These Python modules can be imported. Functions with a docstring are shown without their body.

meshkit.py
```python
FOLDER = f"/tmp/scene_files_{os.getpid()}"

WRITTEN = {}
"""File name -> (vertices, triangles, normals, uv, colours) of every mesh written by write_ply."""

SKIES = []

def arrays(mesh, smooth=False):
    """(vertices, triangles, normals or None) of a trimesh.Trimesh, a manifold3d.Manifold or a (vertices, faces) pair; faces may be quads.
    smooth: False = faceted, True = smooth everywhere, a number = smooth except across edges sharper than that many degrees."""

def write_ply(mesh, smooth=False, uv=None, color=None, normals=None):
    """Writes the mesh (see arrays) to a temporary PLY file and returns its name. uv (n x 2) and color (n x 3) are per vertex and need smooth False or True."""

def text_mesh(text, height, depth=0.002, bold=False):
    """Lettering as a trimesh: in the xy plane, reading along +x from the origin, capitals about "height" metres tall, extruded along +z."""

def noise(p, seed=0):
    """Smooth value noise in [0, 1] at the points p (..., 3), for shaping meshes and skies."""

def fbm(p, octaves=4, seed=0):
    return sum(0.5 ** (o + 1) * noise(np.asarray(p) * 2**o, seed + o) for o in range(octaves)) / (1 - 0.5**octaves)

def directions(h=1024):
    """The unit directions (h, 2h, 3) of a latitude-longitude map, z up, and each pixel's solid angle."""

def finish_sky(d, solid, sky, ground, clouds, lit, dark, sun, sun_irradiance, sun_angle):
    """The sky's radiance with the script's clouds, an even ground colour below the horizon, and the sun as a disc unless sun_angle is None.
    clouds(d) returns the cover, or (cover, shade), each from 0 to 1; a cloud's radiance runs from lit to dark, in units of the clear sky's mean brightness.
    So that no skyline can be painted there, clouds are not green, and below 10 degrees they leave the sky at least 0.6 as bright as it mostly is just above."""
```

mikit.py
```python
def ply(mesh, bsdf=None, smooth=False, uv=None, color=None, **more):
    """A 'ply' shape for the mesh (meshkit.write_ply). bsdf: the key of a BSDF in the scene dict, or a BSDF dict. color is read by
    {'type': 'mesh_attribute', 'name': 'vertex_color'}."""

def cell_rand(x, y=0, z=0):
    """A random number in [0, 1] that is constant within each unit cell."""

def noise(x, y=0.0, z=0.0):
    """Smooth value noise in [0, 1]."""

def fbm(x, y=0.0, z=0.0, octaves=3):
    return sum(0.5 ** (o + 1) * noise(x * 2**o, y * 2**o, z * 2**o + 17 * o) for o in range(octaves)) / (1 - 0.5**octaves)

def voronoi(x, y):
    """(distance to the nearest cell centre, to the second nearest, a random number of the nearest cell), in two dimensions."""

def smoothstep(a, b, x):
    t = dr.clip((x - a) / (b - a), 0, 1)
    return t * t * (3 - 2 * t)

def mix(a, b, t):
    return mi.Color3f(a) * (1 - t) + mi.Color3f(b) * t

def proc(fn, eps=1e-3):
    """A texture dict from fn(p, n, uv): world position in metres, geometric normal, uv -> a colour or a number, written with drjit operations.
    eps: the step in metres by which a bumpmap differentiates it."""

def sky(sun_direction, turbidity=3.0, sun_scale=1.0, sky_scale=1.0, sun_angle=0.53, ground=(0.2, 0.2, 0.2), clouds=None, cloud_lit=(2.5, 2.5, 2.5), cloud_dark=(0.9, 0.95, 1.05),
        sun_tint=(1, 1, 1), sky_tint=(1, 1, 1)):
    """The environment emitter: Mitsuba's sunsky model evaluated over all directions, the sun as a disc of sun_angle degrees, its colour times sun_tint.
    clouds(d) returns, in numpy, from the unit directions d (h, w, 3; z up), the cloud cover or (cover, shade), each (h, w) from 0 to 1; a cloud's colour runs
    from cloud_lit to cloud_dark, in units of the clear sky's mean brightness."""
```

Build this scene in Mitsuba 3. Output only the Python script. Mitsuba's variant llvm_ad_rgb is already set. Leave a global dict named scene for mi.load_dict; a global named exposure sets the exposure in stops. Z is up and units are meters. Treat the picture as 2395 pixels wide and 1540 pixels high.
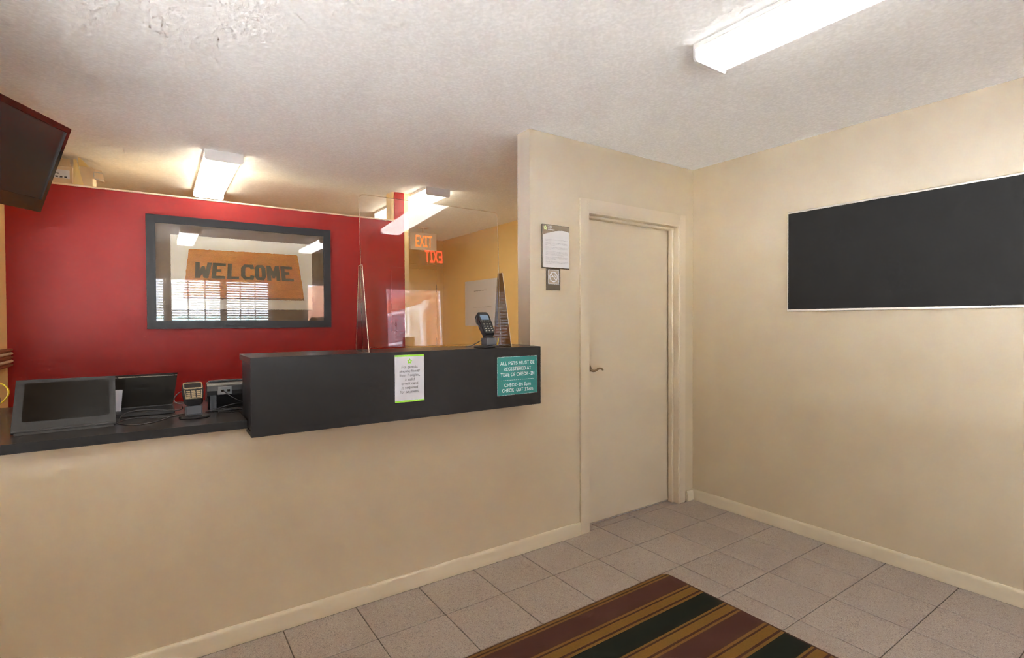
import math, random
import numpy as np, trimesh, mitsuba as mi, drjit as dr
import mikit, meshkit
from mikit import proc, noise, fbm, voronoi, cell_rand, smoothstep, mix
from shapely.geometry import Polygon, Point, box as sbox
from shapely.ops import unary_union
T = mi.ScalarTransform4f
random.seed(7)
scene, labels = {}, {}

# ------------------------------------------------------------------ camera, sky, exposure
CH = 1.3374
FW = np.array([0.56666485, 0.82378004, -0.01665523])
UP = np.array([0.01312212, 0.01118855, 0.9998513])
O = np.array([0, 0, CH])
scene['camera'] = {'type': 'perspective', 'fov': 2 * math.degrees(math.atan(1197.5 / 1209.26)), 'fov_axis': 'x', 'near_clip': 0.02, 'far_clip': 200.0,
                   'to_world': T().look_at(origin=O.tolist(), target=(O + FW).tolist(), up=UP.tolist())}
exposure = 1.06
SKY, SUN = 330.0, 950.0
scene['sky'] = mikit.sky((0.5, 0.1, 0.8), turbidity=4.0, sun_scale=SUN, sky_scale=SKY * 0.05, sun_angle=3.0, ground=(0.3, 0.3, 0.3),
                         clouds=lambda d: 0.55 + 0.4 * meshkit.fbm(d * 3.0, 4, 3), cloud_lit=(1.45, 1.5, 1.6), cloud_dark=(1.05, 1.12, 1.22), sky_tint=(0.85, 1.0, 1.2), sun_tint=(0.82, 1.0, 1.32))
LOBBY = [3.4, 3.35, 3.25]
OFFICE = [9.0, 8.3, 6.5]

# ------------------------------------------------------------------ helpers
def numbered(key):
    if key not in scene and key not in labels and key not in taken: taken.add(key); return key
    k = 1
    while f'{key}_{k:03d}' in taken or f'{key}_{k:03d}' in scene: k += 1
    key = f'{key}_{k:03d}'; taken.add(key); return key
taken = set()
def obj(name, mesh, bsdf, parent=None, smooth=False, **more):
    key = numbered(parent + '__' + name if parent else name)
    scene[key] = mikit.ply(mesh, bsdf, smooth=smooth, **more)
    return key
def put(name, shape, parent=None):
    key = numbered(parent + '__' + name if parent else name); scene[key] = shape; return key
def thing(name, label, cat, group=None):
    key = numbered(name); labels[key] = {'label': label, 'category': cat}
    if group: labels[key]['group'] = group
    return key
def tag(key, label, cat=None, group=None, kind=None):
    labels[key] = {'label': label}
    if cat: labels[key]['category'] = cat
    if group: labels[key]['group'] = group
    if kind: labels[key]['kind'] = kind
    return key
def struct(name, mesh, bsdf, label=None, smooth=False):
    key = obj(name, mesh, bsdf, smooth=smooth); labels[key] = {'kind': 'structure'}
    if label: labels[key]['label'] = label
    return key
cat_ = trimesh.util.concatenate
def bx(x0, x1, y0, y1, z0, z1, c=0.0):
    """box, edges chamfered by c"""
    if c <= 0:
        m = trimesh.creation.box((x1 - x0, y1 - y0, z1 - z0)); m.apply_translation(((x0 + x1) / 2, (y0 + y1) / 2, (z0 + z1) / 2)); return m
    P = []
    for x, sx in ((x0, 1), (x1, -1)):
        for y, sy in ((y0, 1), (y1, -1)):
            for z, sz in ((z0, 1), (z1, -1)):
                P += [(x + sx * c, y + sy * c, z), (x + sx * c, y, z + sz * c), (x, y + sy * c, z + sz * c)]
    return trimesh.convex.convex_hull(np.array(P))
def hull(P): return trimesh.convex.convex_hull(np.array(P, float))
def ext(poly, d): return cat_([trimesh.creation.extrude_polygon(g, d, engine='earcut') for g in getattr(poly, 'geoms', [poly])])
def FRONT(m, x=0, y=0, z=0):
    """mesh drawn in the xy plane, extruded along +z -> faces -y, standing at (x, y, z)"""
    m = m.copy(); M = np.eye(4); M[:3, :3] = [[1, 0, 0], [0, 0, -1], [0, 1, 0]]; M[:3, 3] = (x, y, z); m.apply_transform(M); return m
def prism_y(pts, y0, y1):
    """profile in (x, z), extruded from y0 to y1"""
    m = ext(Polygon(pts), y1 - y0); M = np.eye(4); M[:3, :3] = [[1, 0, 0], [0, 0, -1], [0, 1, 0]]; M[:3, 3] = (0, y1, 0); m.apply_transform(M); return m
def prism_x(pts, x0, x1):
    """profile in (y, z), extruded from x0 to x1"""
    m = ext(Polygon(pts), x1 - x0); M = np.eye(4); M[:3, :3] = [[0, 0, 1], [1, 0, 0], [0, 1, 0]]; M[:3, 3] = (x0, 0, 0); m.apply_transform(M); return m
def move(m, x=0, y=0, z=0): m = m.copy(); m.apply_translation((x, y, z)); return m
def rot(m, axis, deg, about=(0, 0, 0)):
    m = m.copy(); m.apply_transform(trimesh.transformations.rotation_matrix(math.radians(deg), axis, about)); return m
def rrect(w, h, r, x=0, y=0):
    return sbox(x - w / 2 + r, y - h / 2 + r, x + w / 2 - r, y + h / 2 - r).buffer(r, quad_segs=5)
def cyl(r, p0, p1, n=24):
    p0, p1 = np.array(p0, float), np.array(p1, float); d = p1 - p0; L = np.linalg.norm(d)
    m = trimesh.creation.cylinder(r, L, sections=n); m.apply_transform(trimesh.geometry.align_vectors([0, 0, 1], d / L)); m.apply_translation((p0 + p1) / 2); return m
def spline(P, n=40):
    P = np.array(P, float); t = np.r_[0, np.cumsum(np.linalg.norm(np.diff(P, axis=0), axis=1))]
    from scipy.interpolate import CubicSpline
    return CubicSpline(t, P)(np.linspace(0, t[-1], n))
def tube(P, r, k=8, n=40, smooth=True):
    P = spline(P, n) if smooth else np.array(P, float)
    r = np.broadcast_to(np.asarray(r, float), (len(P),)) if np.ndim(r) < 1 else np.interp(np.linspace(0, 1, len(P)), np.linspace(0, 1, len(r)), r)
    tan = np.gradient(P, axis=0); tan /= np.linalg.norm(tan, axis=1, keepdims=True)
    u = np.cross(tan[0], [0.31, 0.2, 0.9]); u /= np.linalg.norm(u); V = []
    for p, t, rr in zip(P, tan, r):
        u = u - t * (u @ t); u /= np.linalg.norm(u); w = np.cross(t, u)
        V += [p + rr * (math.cos(a) * u + math.sin(a) * w) for a in np.arange(k) * 2 * math.pi / k]
    F = []
    for i in range(len(P) - 1):
        for j in range(k):
            a, b, c, d = i * k + j, i * k + (j + 1) % k, (i + 1) * k + (j + 1) % k, (i + 1) * k + j
            F += [(a, b, c), (a, c, d)]
    V += [P[0], P[-1]]; n0 = len(V) - 2; e = (len(P) - 1) * k
    for j in range(k): F += [(n0, (j + 1) % k, j), (n0 + 1, e + j, e + (j + 1) % k)]
    m = trimesh.Trimesh(V, F, process=False); m.fix_normals(); return m
def text(s, h, d=0.0006, bold=False, align='c', width=None):
    m = meshkit.text_mesh(s, h, d, bold); b = m.bounds
    if width: m.apply_scale((width / (b[1][0] - b[0][0]), 1, 1)); b = m.bounds
    m.apply_translation((-(b[0][0] + b[1][0]) / 2 if align == 'c' else -b[0][0], 0, 0)); return m
def star(R, r=0.5, n=5): return Polygon([(R * (1 if k % 2 == 0 else r) * math.sin(k * math.pi / n), R * (1 if k % 2 == 0 else r) * math.cos(k * math.pi / n)) for k in range(2 * n)])
def sheet(poly):
    """flat single sheet in the xy plane"""
    v, f = trimesh.creation.triangulate_polygon(poly, engine='earcut'); return trimesh.Trimesh(np.c_[v, np.zeros(len(v))], f, process=False)

# ------------------------------------------------------------------ materials
def rgb(c): return {'type': 'rgb', 'value': list(c)}
def s2l(r, g, b):
    return [((c / 255) / 12.92 if c <= 10 else ((c / 255 + 0.055) / 1.055) ** 2.4) for c in (r, g, b)]
def mat(name, color, rough=0.6, spec=0.5, metal=0.0, bump=None, bscale=0.001, eps=1e-3, **kw):
    c = color if isinstance(color, dict) else rgb(color)
    d = {'type': 'principled', 'base_color': c, 'roughness': rough, 'specular': spec, 'metallic': metal, **kw}
    if bump is not None: d = {'type': 'bumpmap', 'height': proc(bump, eps), 'scale': bscale, 'bsdf': d}
    scene[name] = {'type': 'twosided', 'bsdf': d}; return name
def peel(p, n, uv):
    return fbm(p.x * 75, p.y * 75, p.z * 75, 3)
def popcorn(p, n, uv):
    a = noise(p.x * 105, p.y * 105, p.z * 95); b = noise(p.x * 210 + 7, p.y * 210, p.z * 210)
    return smoothstep(0.42, 0.85, a) * 0.75 + b * 0.35
def ceilcol(p, n, uv):  # pits darker, bumps lighter: shading of the relief put into the colour
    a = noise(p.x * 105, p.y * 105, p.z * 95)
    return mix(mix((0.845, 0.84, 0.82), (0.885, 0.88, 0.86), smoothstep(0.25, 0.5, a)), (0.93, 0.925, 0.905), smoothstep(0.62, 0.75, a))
def paint(base, amt=0.04):
    lo, hi = [float(v) * (1 - amt) for v in base], [float(v) * (1 + amt) for v in base]
    return proc(lambda p, n, uv: mix(lo, hi, fbm(p.x * 2.1, p.y * 2.1, p.z * 2.1, 3)))
WALLC = s2l(193, 174, 143)
mat('m_wall', paint(WALLC), 0.5, 0.4, bump=peel, bscale=0.0022)
mat('m_yellow', paint(s2l(222, 190, 130)), 0.55, 0.35, bump=peel, bscale=0.0022)
mat('m_red', paint(s2l(138, 18, 11), 0.06), 0.42, 0.28, bump=peel, bscale=0.002)
mat('m_trimcream', s2l(226, 206, 176), 0.4, 0.45)
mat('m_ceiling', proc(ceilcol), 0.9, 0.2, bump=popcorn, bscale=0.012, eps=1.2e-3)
mat('m_base', proc(lambda p, n, uv: mix(s2l(214, 197, 165), s2l(204, 187, 155), fbm(p.x * 6, p.y * 6, p.z * 20, 3))), 0.38, 0.5)
mat('m_door', paint(s2l(199, 180, 151), 0.02), 0.42, 0.4)
mat('m_grout', proc(lambda p, n, uv: mix(s2l(66, 57, 51), s2l(92, 81, 72), fbm(p.x * 9, p.y * 9, 0, 3))), 0.9, 0.2)
def tilecol(p, n, uv):
    cx, cy = dr.floor((p.x - 2.65) / 0.3165), dr.floor((p.y - 2.095) / 0.313)
    t = cell_rand(cx, cy, 3)
    sp = noise(p.x * 310, p.y * 310, 0.0); s2 = noise(p.x * 620 + 9, p.y * 620, 3.0); big = fbm(p.x * 3, p.y * 3, 1.0, 3)
    c = mix(s2l(138, 126, 118), s2l(157, 143, 132), 0.3 * t + 0.6 * big)
    c = mix(c, s2l(104, 92, 85), smoothstep(0.62, 0.85, sp) * 0.55)
    return mix(c, s2l(182, 173, 164), smoothstep(0.66, 0.88, s2) * 0.6)
mat('m_tile', proc(tilecol), 0.42, 0.45, bump=lambda p, n, uv: noise(p.x * 200, p.y * 200, 0.0), bscale=0.0006)
BLK = (0.016, 0.0165, 0.018)
mat('m_laminate', proc(lambda p, n, uv: mix((0.002, 0.0021, 0.0024), (0.004, 0.0041, 0.0046), fbm(p.x * 5, p.y * 5, p.z * 5, 3))), 0.36, 0.06)
mat('m_lamtop', proc(lambda p, n, uv: mix((0.007, 0.006, 0.0055), (0.011, 0.0095, 0.009), fbm(p.x * 30, p.y * 4, p.z * 4, 3))), 0.22, 0.4)
mat('m_black', (0.004, 0.004, 0.0044), 0.35, 0.16)
mat('m_blackgloss', (0.003, 0.0025, 0.002), 0.07, 0.25)
mat('m_tablet', (0.0014, 0.0009, 0.0005), 0.12, 0.02)
mat('m_screen', (0.0024, 0.0025, 0.0027), 0.42, 0.05)
mat('m_monitor', (0.004, 0.0046, 0.0046), 0.25, 0.18)
mat('m_darkgrey', (0.012, 0.0125, 0.014), 0.4, 0.25)
mat('m_kiosk', (0.0075, 0.0077, 0.0082), 0.42, 0.18)
mat('m_slate', (0.032, 0.037, 0.046), 0.4, 0.35)
mat('m_frameblack', (0.005, 0.0053, 0.006), 0.36, 0.12)
mat('m_silver', s2l(214, 208, 198), 0.32, 0.5, metal=0.6)
mat('m_gold', s2l(206, 186, 146), 0.3, 0.5, metal=0.8)
mat('m_bronze', s2l(128, 106, 78), 0.34, 0.5, metal=0.85)
mat('m_white', s2l(206, 207, 212), 0.5, 0.4)
mat('m_paper', s2l(200, 201, 209), 0.7, 0.3)
mat('m_ink', s2l(60, 60, 66), 0.7, 0.2)
mat('m_inkgrey', s2l(150, 152, 160), 0.7, 0.2)
mat('m_lime', s2l(130, 205, 40), 0.5, 0.4)
mat('m_star', s2l(206, 226, 160), 0.5, 0.4)
mat('m_teal', s2l(0, 108, 106), 0.45, 0.4)
mat('m_brownsign', s2l(112, 98, 80), 0.4, 0.4)
mat('m_darkbrown', s2l(62, 54, 44), 0.4, 0.4)
mat('m_taupe', s2l(150, 134, 116), 0.5, 0.4)
mat('m_fixture', s2l(226, 224, 218), 0.45, 0.4)
mat('m_capgrey', s2l(226, 226, 228), 0.45, 0.4)
mat('m_matboard', s2l(78, 62, 44), 0.8, 0.2)
mat('m_print', s2l(198, 188, 164), 0.6, 0.3)
mat('m_coir', proc(lambda p, n, uv: mix(s2l(156, 80, 30), s2l(190, 112, 52), noise(p.x * 160, p.y * 160, p.z * 160) * 0.6 + 0.4 * fbm(p.x * 30, 0.0, p.z * 60, 3))), 0.9, 0.1)
mat('m_coiredge', s2l(112, 70, 36), 0.9, 0.1)
mat('m_letterblk', s2l(50, 46, 38), 0.9, 0.1)
mat('m_card', proc(lambda p, n, uv: mix(s2l(196, 172, 142), s2l(206, 184, 156), fbm(p.x * 20, p.y * 20, p.z * 20, 2))), 0.8, 0.2)
mat('m_cardinside', s2l(222, 196, 138), 0.8, 0.2)
mat('m_wood', proc(lambda p, n, uv: mix(s2l(96, 54, 34), s2l(132, 80, 52), fbm(p.x * 8, p.y * 14, p.z * 90, 3))), 0.45, 0.4)
mat('m_bead', s2l(190, 160, 132), 0.5, 0.4)
mat('m_yellowcable', s2l(236, 196, 20), 0.4, 0.5)
mat('m_greycable', s2l(120, 112, 104), 0.4, 0.5)
mat('m_cable', (0.02, 0.02, 0.022), 0.3, 0.5)
mat('m_lcd', s2l(92, 124, 160), 0.2, 0.5)
mat('m_key', s2l(204, 200, 188), 0.4, 0.4)
mat('m_port', s2l(120, 120, 120), 0.35, 0.5, metal=0.5)
mat('m_blind', s2l(206, 200, 190), 0.5, 0.4)
mat('m_vinylfloor', proc(lambda p, n, uv: mix(s2l(206, 200, 190), s2l(218, 212, 202), fbm(p.x * 4, p.y * 4, 0.0, 3))), 0.4, 0.4)
mat('m_vinylwhite', s2l(238, 238, 240), 0.45, 0.4)
mat('m_exitbody', s2l(214, 196, 176), 0.5, 0.4)
mat('m_exitred', (0.45, 0.05, 0.02), 0.5, 0.3)
mat('m_acrylicedge', s2l(250, 236, 214), 0.25, 0.5)
def brickcol(p, n, uv):
    h = p.x + p.y; row = dr.floor(p.z / 0.075); u = h / 0.22 + 0.5 * (row - 2 * dr.floor(row / 2)); fu = u - dr.floor(u); fz = p.z / 0.075 - row
    m = smoothstep(0.02, 0.05, fu) * smoothstep(0.0, 0.03, fz - 0.1)
    return mix(s2l(150, 138, 128), mix(s2l(112, 62, 46), s2l(146, 90, 66), cell_rand(dr.floor(u), row, 1)), m)
mat('m_brick', proc(brickcol), 0.9, 0.2)
mat('m_asphalt', proc(lambda p, n, uv: mix((0.07, 0.07, 0.072), (0.11, 0.11, 0.11), fbm(p.x * 3, p.y * 3, 0.0, 4))), 0.9, 0.2)
mat('m_concrete', proc(lambda p, n, uv: mix((0.50, 0.49, 0.47), (0.58, 0.57, 0.55), fbm(p.x * 2, p.y * 2, p.z * 2, 4))), 0.9, 0.2)
mat('m_soffit', s2l(196, 200, 212), 0.7, 0.3)
mat('m_stucco', s2l(200, 204, 214), 0.8, 0.2)
mat('m_tealpaint', s2l(74, 110, 116), 0.5, 0.4)
scene['m_glass'] = {'type': 'thindielectric', 'int_ior': 1.5}
scene['m_picglass'] = {'type': 'thindielectric', 'int_ior': 1.9}
scene['m_reflection_tint'] = {'type': 'thindielectric', 'int_ior': 1.6, 'specular_transmittance': rgb((0.15, 0.135, 0.125))}  # dark tint stands in for reflections in the clear feet
scene['m_acrylic'] = {'type': 'thindielectric', 'int_ior': 1.62}
RUG0 = 1.733
def rugcol(p, n, uv):
    brown, gold, line, blk = s2l(44, 28, 25), s2l(92, 67, 34), s2l(40, 24, 22), s2l(9, 10, 8)
    f = mix((0.86, 0.86, 0.86), (1.14, 1.14, 1.14), noise(p.x * 260, p.y * 260, 0.0) * 0.6 + 0.4 * fbm(p.x * 9, p.y * 9, 0.0, 3))
    d = RUG0 - p.y; d = d - 0.396 * dr.floor(d / 0.396)
    c = mi.Color3f(*brown)
    def band(c, a, b, col): return dr.select((d >= a) & (d < b), mi.Color3f(*col), c)
    for a, b, col in ((0.111, 0.201, gold), (0.124, 0.133, line), (0.176, 0.187, line), (0.201, 0.311, blk), (0.311, 0.396, gold), (0.322, 0.331, line), (0.373, 0.384, line)): c = band(c, a, b, col)
    top = p.y > RUG0
    c = dr.select(top, mi.Color3f(*gold), c)
    c = dr.select(top & (p.y > 1.744) & (p.y < 1.752), mi.Color3f(*line), c)
    c = dr.select((p.y > 1.764) | (p.x > 2.178), mi.Color3f(*s2l(48, 32, 27)), c)
    return c * f
mat('m_rug', proc(rugcol), 0.95, 0.0, bump=lambda p, n, uv: noise(p.x * 240, p.y * 240, 0.0), bscale=0.002)
def emit(c): return {'type': 'area', 'radiance': rgb(c)}

# ------------------------------------------------------------------ large structure
XR, XL, YF, YB, YW, YC, H = 3.282, -0.73, 2.403, -0.45, 4.22, 6.45, 2.44
WT = 0.12
struct('floor', bx(XL - 0.1, XR + 0.1, YB - 0.12, YF + 0.08, -0.06, -0.003), 'm_grout', 'lobby floor of speckled greyish beige square tiles in dark grout')
struct('floor_office', bx(XL - 0.1, XR + 0.1, YF + 0.08, YC + 0.1, -0.06, 0), 'm_vinylfloor', 'pale floor behind the counter')
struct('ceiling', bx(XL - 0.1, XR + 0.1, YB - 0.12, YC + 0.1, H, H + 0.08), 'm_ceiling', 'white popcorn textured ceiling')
struct('wall_right', bx(XR, XR + 0.1, YB - 0.12, YF + 0.09, 0, H), 'm_wall', 'beige wall on the right carrying the large wall screen')
struct('wall_corridor_right', bx(XR, XR + 0.1, YF + 0.09, YC + 0.1, 0, H), 'm_yellow', 'yellow wall behind the counter with a white sheet of paper')
LY0, LY1, LZ0, LZ1 = -0.2, 2.15, 0.75, 2.05
OY0, OY1, OZ0, OZ1 = 2.6, 3.65, 0.96, 1.84
struct('wall_left', cat_([bx(XL - 0.1, XL, YF + WT, OY0, 0, H), bx(XL - 0.1, XL, OY1, YC + 0.1, 0, H), bx(XL - 0.1, XL, OY0, OY1, 0, OZ0), bx(XL - 0.1, XL, OY0, OY1, OZ1, H)]), 'm_yellow', 'tan wall at the far left edge')
struct('wall_left_lobby', cat_([bx(XL - 0.1, XL, YB - 0.12, LY0, 0, H), bx(XL - 0.1, XL, LY1, YF + WT, 0, H), bx(XL - 0.1, XL, LY0, LY1, 0, LZ0), bx(XL - 0.1, XL, LY0, LY1, LZ1, H)]), 'm_wall', 'beige lobby wall with an opening for the added window, left of the picture')
struct('wall_corridor_back', cat_([bx(XL, 2.36, YC, YC + 0.1, 0, H), bx(2.36, 3.19, YC, YC + 0.1, 2.04, H), bx(3.19, XR, YC, YC + 0.1, 0, H)]), 'm_yellow', 'yellow wall at the end of the back corridor')
# front wall: half wall below the counters, pier and door wall with a recessed doorway
DX0, DX1, DZ = 2.217, 3.122, 2.022
struct('wall_front', cat_([bx(XL, 1.78, YF, YF + WT, 0, 0.90), bx(1.78, DX0, YF, YF + WT, 0, H), bx(DX0, DX1, YF, YF + WT, DZ, H), bx(DX1, XR, YF, YF + WT, 0, H)]), 'm_wall', 'beige front wall with the half wall under the counter')
# back wall with a window and a glass entrance door
WX0, WX1, WZ0, WZ1 = -0.50, 1.52, 0.95, 1.99
EX0, EX1, EZ = 1.96, 2.78, 2.03
struct('wall_back', cat_([bx(XL, WX0, YB - 0.1, YB, 0, H), bx(WX0, WX1, YB - 0.1, YB, 0, WZ0), bx(WX0, WX1, YB - 0.1, YB, WZ1, H), bx(WX1, EX0, YB - 0.1, YB, 0, H),
                          bx(EX0, EX1, YB - 0.1, YB, EZ, H), bx(EX1, XR, YB - 0.1, YB, 0, H)]), 'm_wall', 'beige wall with the blinds and the glass entrance door, seen only in reflections')
# red partition, short of the ceiling, ending in a post that reaches it
w = struct('wall_partition', bx(XL, 1.69, YW, YW + 0.12, 0, 2.188), 'm_red', 'red painted partition wall behind the counter, open above')
tag(obj('cap_trim', bx(XL, 1.69, YW - 0.004, YW + 0.124, 2.188, 2.2, 0.002), 'm_trimcream', w), 'thin cream trim along the top')
p = obj('post', bx(1.667, 1.82, YW + 0.008, YW + 0.13, 0, H), 'm_yellow', w); tag(p, 'yellow post that reaches the ceiling')
tag(obj('post_face', bx(1.69, 1.777, YW, YW + 0.008, 0, H), 'm_red', w), 'red painted strip of the post')
ap = obj('access_panel', cat_([bx(1.652, 1.776, YW - 0.006, YW, 1.243, 1.80, 0.0015)]), 'm_red', w); tag(ap, 'narrow red access panel')
tag(obj('latch', FRONT(cat_([move(trimesh.creation.cylinder(0.016, 0.006, sections=20), 0, 0, 0.003), move(trimesh.creation.cylinder(0.007, 0.012, sections=16), 0, 0, 0.006)]), 1.698, YW - 0.006, 1.305), 'm_red', ap), 'round latch')

# floor tiles, each a part
PX, PY, G = 0.3165, 0.313, 0.0044
YT1 = YF + 0.074
full = mikit.ply(bx(G / 2, PX - G / 2, G / 2, PY - G / 2, -0.006, 0, 0.0012), 'm_tile')
for i in range(-11, 3):
    for j in range(-9, 2):
        x0, y0 = 2.65 + i * PX, 2.095 + j * PY
        x1, y1 = x0 + PX, y0 + PY
        a0, a1 = max(x0 + G / 2, XL), min(x1 - G / 2, XR - 0.016)
        b0, b1 = max(y0 + G / 2, YB), min(y1 - G / 2, YF - 0.016 if not (x1 > DX0 and x0 < DX1) else YT1)
        if b0 > YF - 0.02: a0, a1 = max(a0, DX0 + 0.002), min(a1, DX1 - 0.002)
        if a1 - a0 < 0.01 or b1 - b0 < 0.01: continue
        if abs(a1 - a0 - PX + G) < 1e-6 and abs(b1 - b0 - PY + G) < 1e-6:
            put('tile', {**full, 'to_world': T().translate([x0, y0, 0])}, 'floor')
        elif b1 > YF - 0.01 and y0 < YF - 0.02 and (x0 < DX0 or x1 > DX1):   # a tile that runs into the doorway beside the casing
            c0, c1 = max(a0, DX0 + 0.002), min(a1, DX1 - 0.002)
            L = unary_union([sbox(a0, b0, a1, YF - 0.016), sbox(c0, b0, c1, b1)])
            obj('tile', move(ext(L, 0.006), 0, 0, -0.006), 'm_tile', 'floor')
        else: obj('tile', bx(a0, a1, b0, b1, -0.006, 0, 0.0012), 'm_tile', 'floor')

# baseboards: cove profile
def base_profile(h=0.079, t=0.013): return [(0, -0.001), (t, -0.001), (t, 0.012), (t * 0.9, h * 0.72), (t * 0.78, h * 0.88), (t * 0.5, h * 0.97), (0.002, h), (0, h)]
struct('baseboard_front', prism_x([(YF - a, b) for a, b in base_profile()], XL, 2.162), 'm_base', 'cream baseboard along the counter wall', smooth=35)
struct('baseboard_right', prism_y([(XR - a, b) for a, b in base_profile()], YB, YF), 'm_base', 'cream baseboard along the right wall', smooth=35)
struct('baseboard_corner', prism_x([(YF - a - 0.006, b) for a, b in base_profile(0.075)] , 3.2, XR - 0.013), 'm_base', 'short piece of baseboard between the door casing and the corner', smooth=35)

# ------------------------------------------------------------------ front door
d1 = 'door_1'; taken.add(d1); labels[d1] = {'kind': 'structure', 'label': 'plain cream interior door in a moulded frame'}
cw, ct = 0.058, 0.014
obj('casing', bx(DX0 - cw, DX0 + 0.004, YF - ct, YF, 0, 2.093, 0.0015), 'm_door', d1)
obj('casing', bx(DX1 - 0.004, DX1 + cw, YF - ct, YF, 0, 2.093, 0.0015), 'm_door', d1)
obj('casing', bx(DX0 + 0.004, DX1 - 0.004, YF - ct, YF, DZ - 0.004, 2.093, 0.0006), 'm_door', d1)
jy = YF - ct + 0.002
obj('jamb', bx(DX0, DX0 + 0.018, jy, YF + WT, 0, DZ, 0.002), 'm_door', d1)
obj('jamb', bx(DX1 - 0.018, DX1, jy, YF + WT, 0, DZ, 0.002), 'm_door', d1)
obj('jamb', bx(DX0 + 0.018, DX1 - 0.018, jy, YF + WT, DZ - 0.018, DZ, 0.002), 'm_door', d1)
st = 0.03
for (a, b, c, d) in ((DX0 + 0.018, DX0 + 0.026, 0, DZ - 0.018), (DX1 - 0.036, DX1 - 0.018, 0, DZ - 0.018), (DX0 + 0.018, DX1 - 0.018, DZ - 0.036, DZ - 0.018)):
    obj('door_stop', bx(a, b, YF + st, YF + st + 0.038, c, d, 0.003), 'm_door', d1)
YD = YF + 0.074
obj('slab', bx(DX0 + 0.021, DX1 - 0.021, YD, YD + 0.036, 0.009, DZ - 0.021, 0.002), 'm_door', d1)
h = obj('handle', FRONT(trimesh.creation.revolve([(0, 0), (0.033, 0), (0.033, 0.003), (0.029, 0.008), (0.02, 0.011), (0.013, 0.016), (0.011, 0.032), (0, 0.032)], sections=32), 2.291, YD, 1.027), 'm_bronze', d1, smooth=40)
tag(h, 'bronze lever handle on a round rose')
hp = [(2.291, YD - 0.02, 1.024), (2.288, YD - 0.042, 1.016), (2.31, YD - 0.048, 1.010), (2.335, YD - 0.047, 1.0175), (2.36, YD - 0.046, 1.0235), (2.38, YD - 0.045, 1.019), (2.39, YD - 0.044, 1.0115)]
obj('lever', tube(hp, [0.011, 0.009, 0.0075, 0.0065, 0.0065, 0.0065, 0.0055], k=12), 'm_bronze', h, smooth=40)

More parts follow.
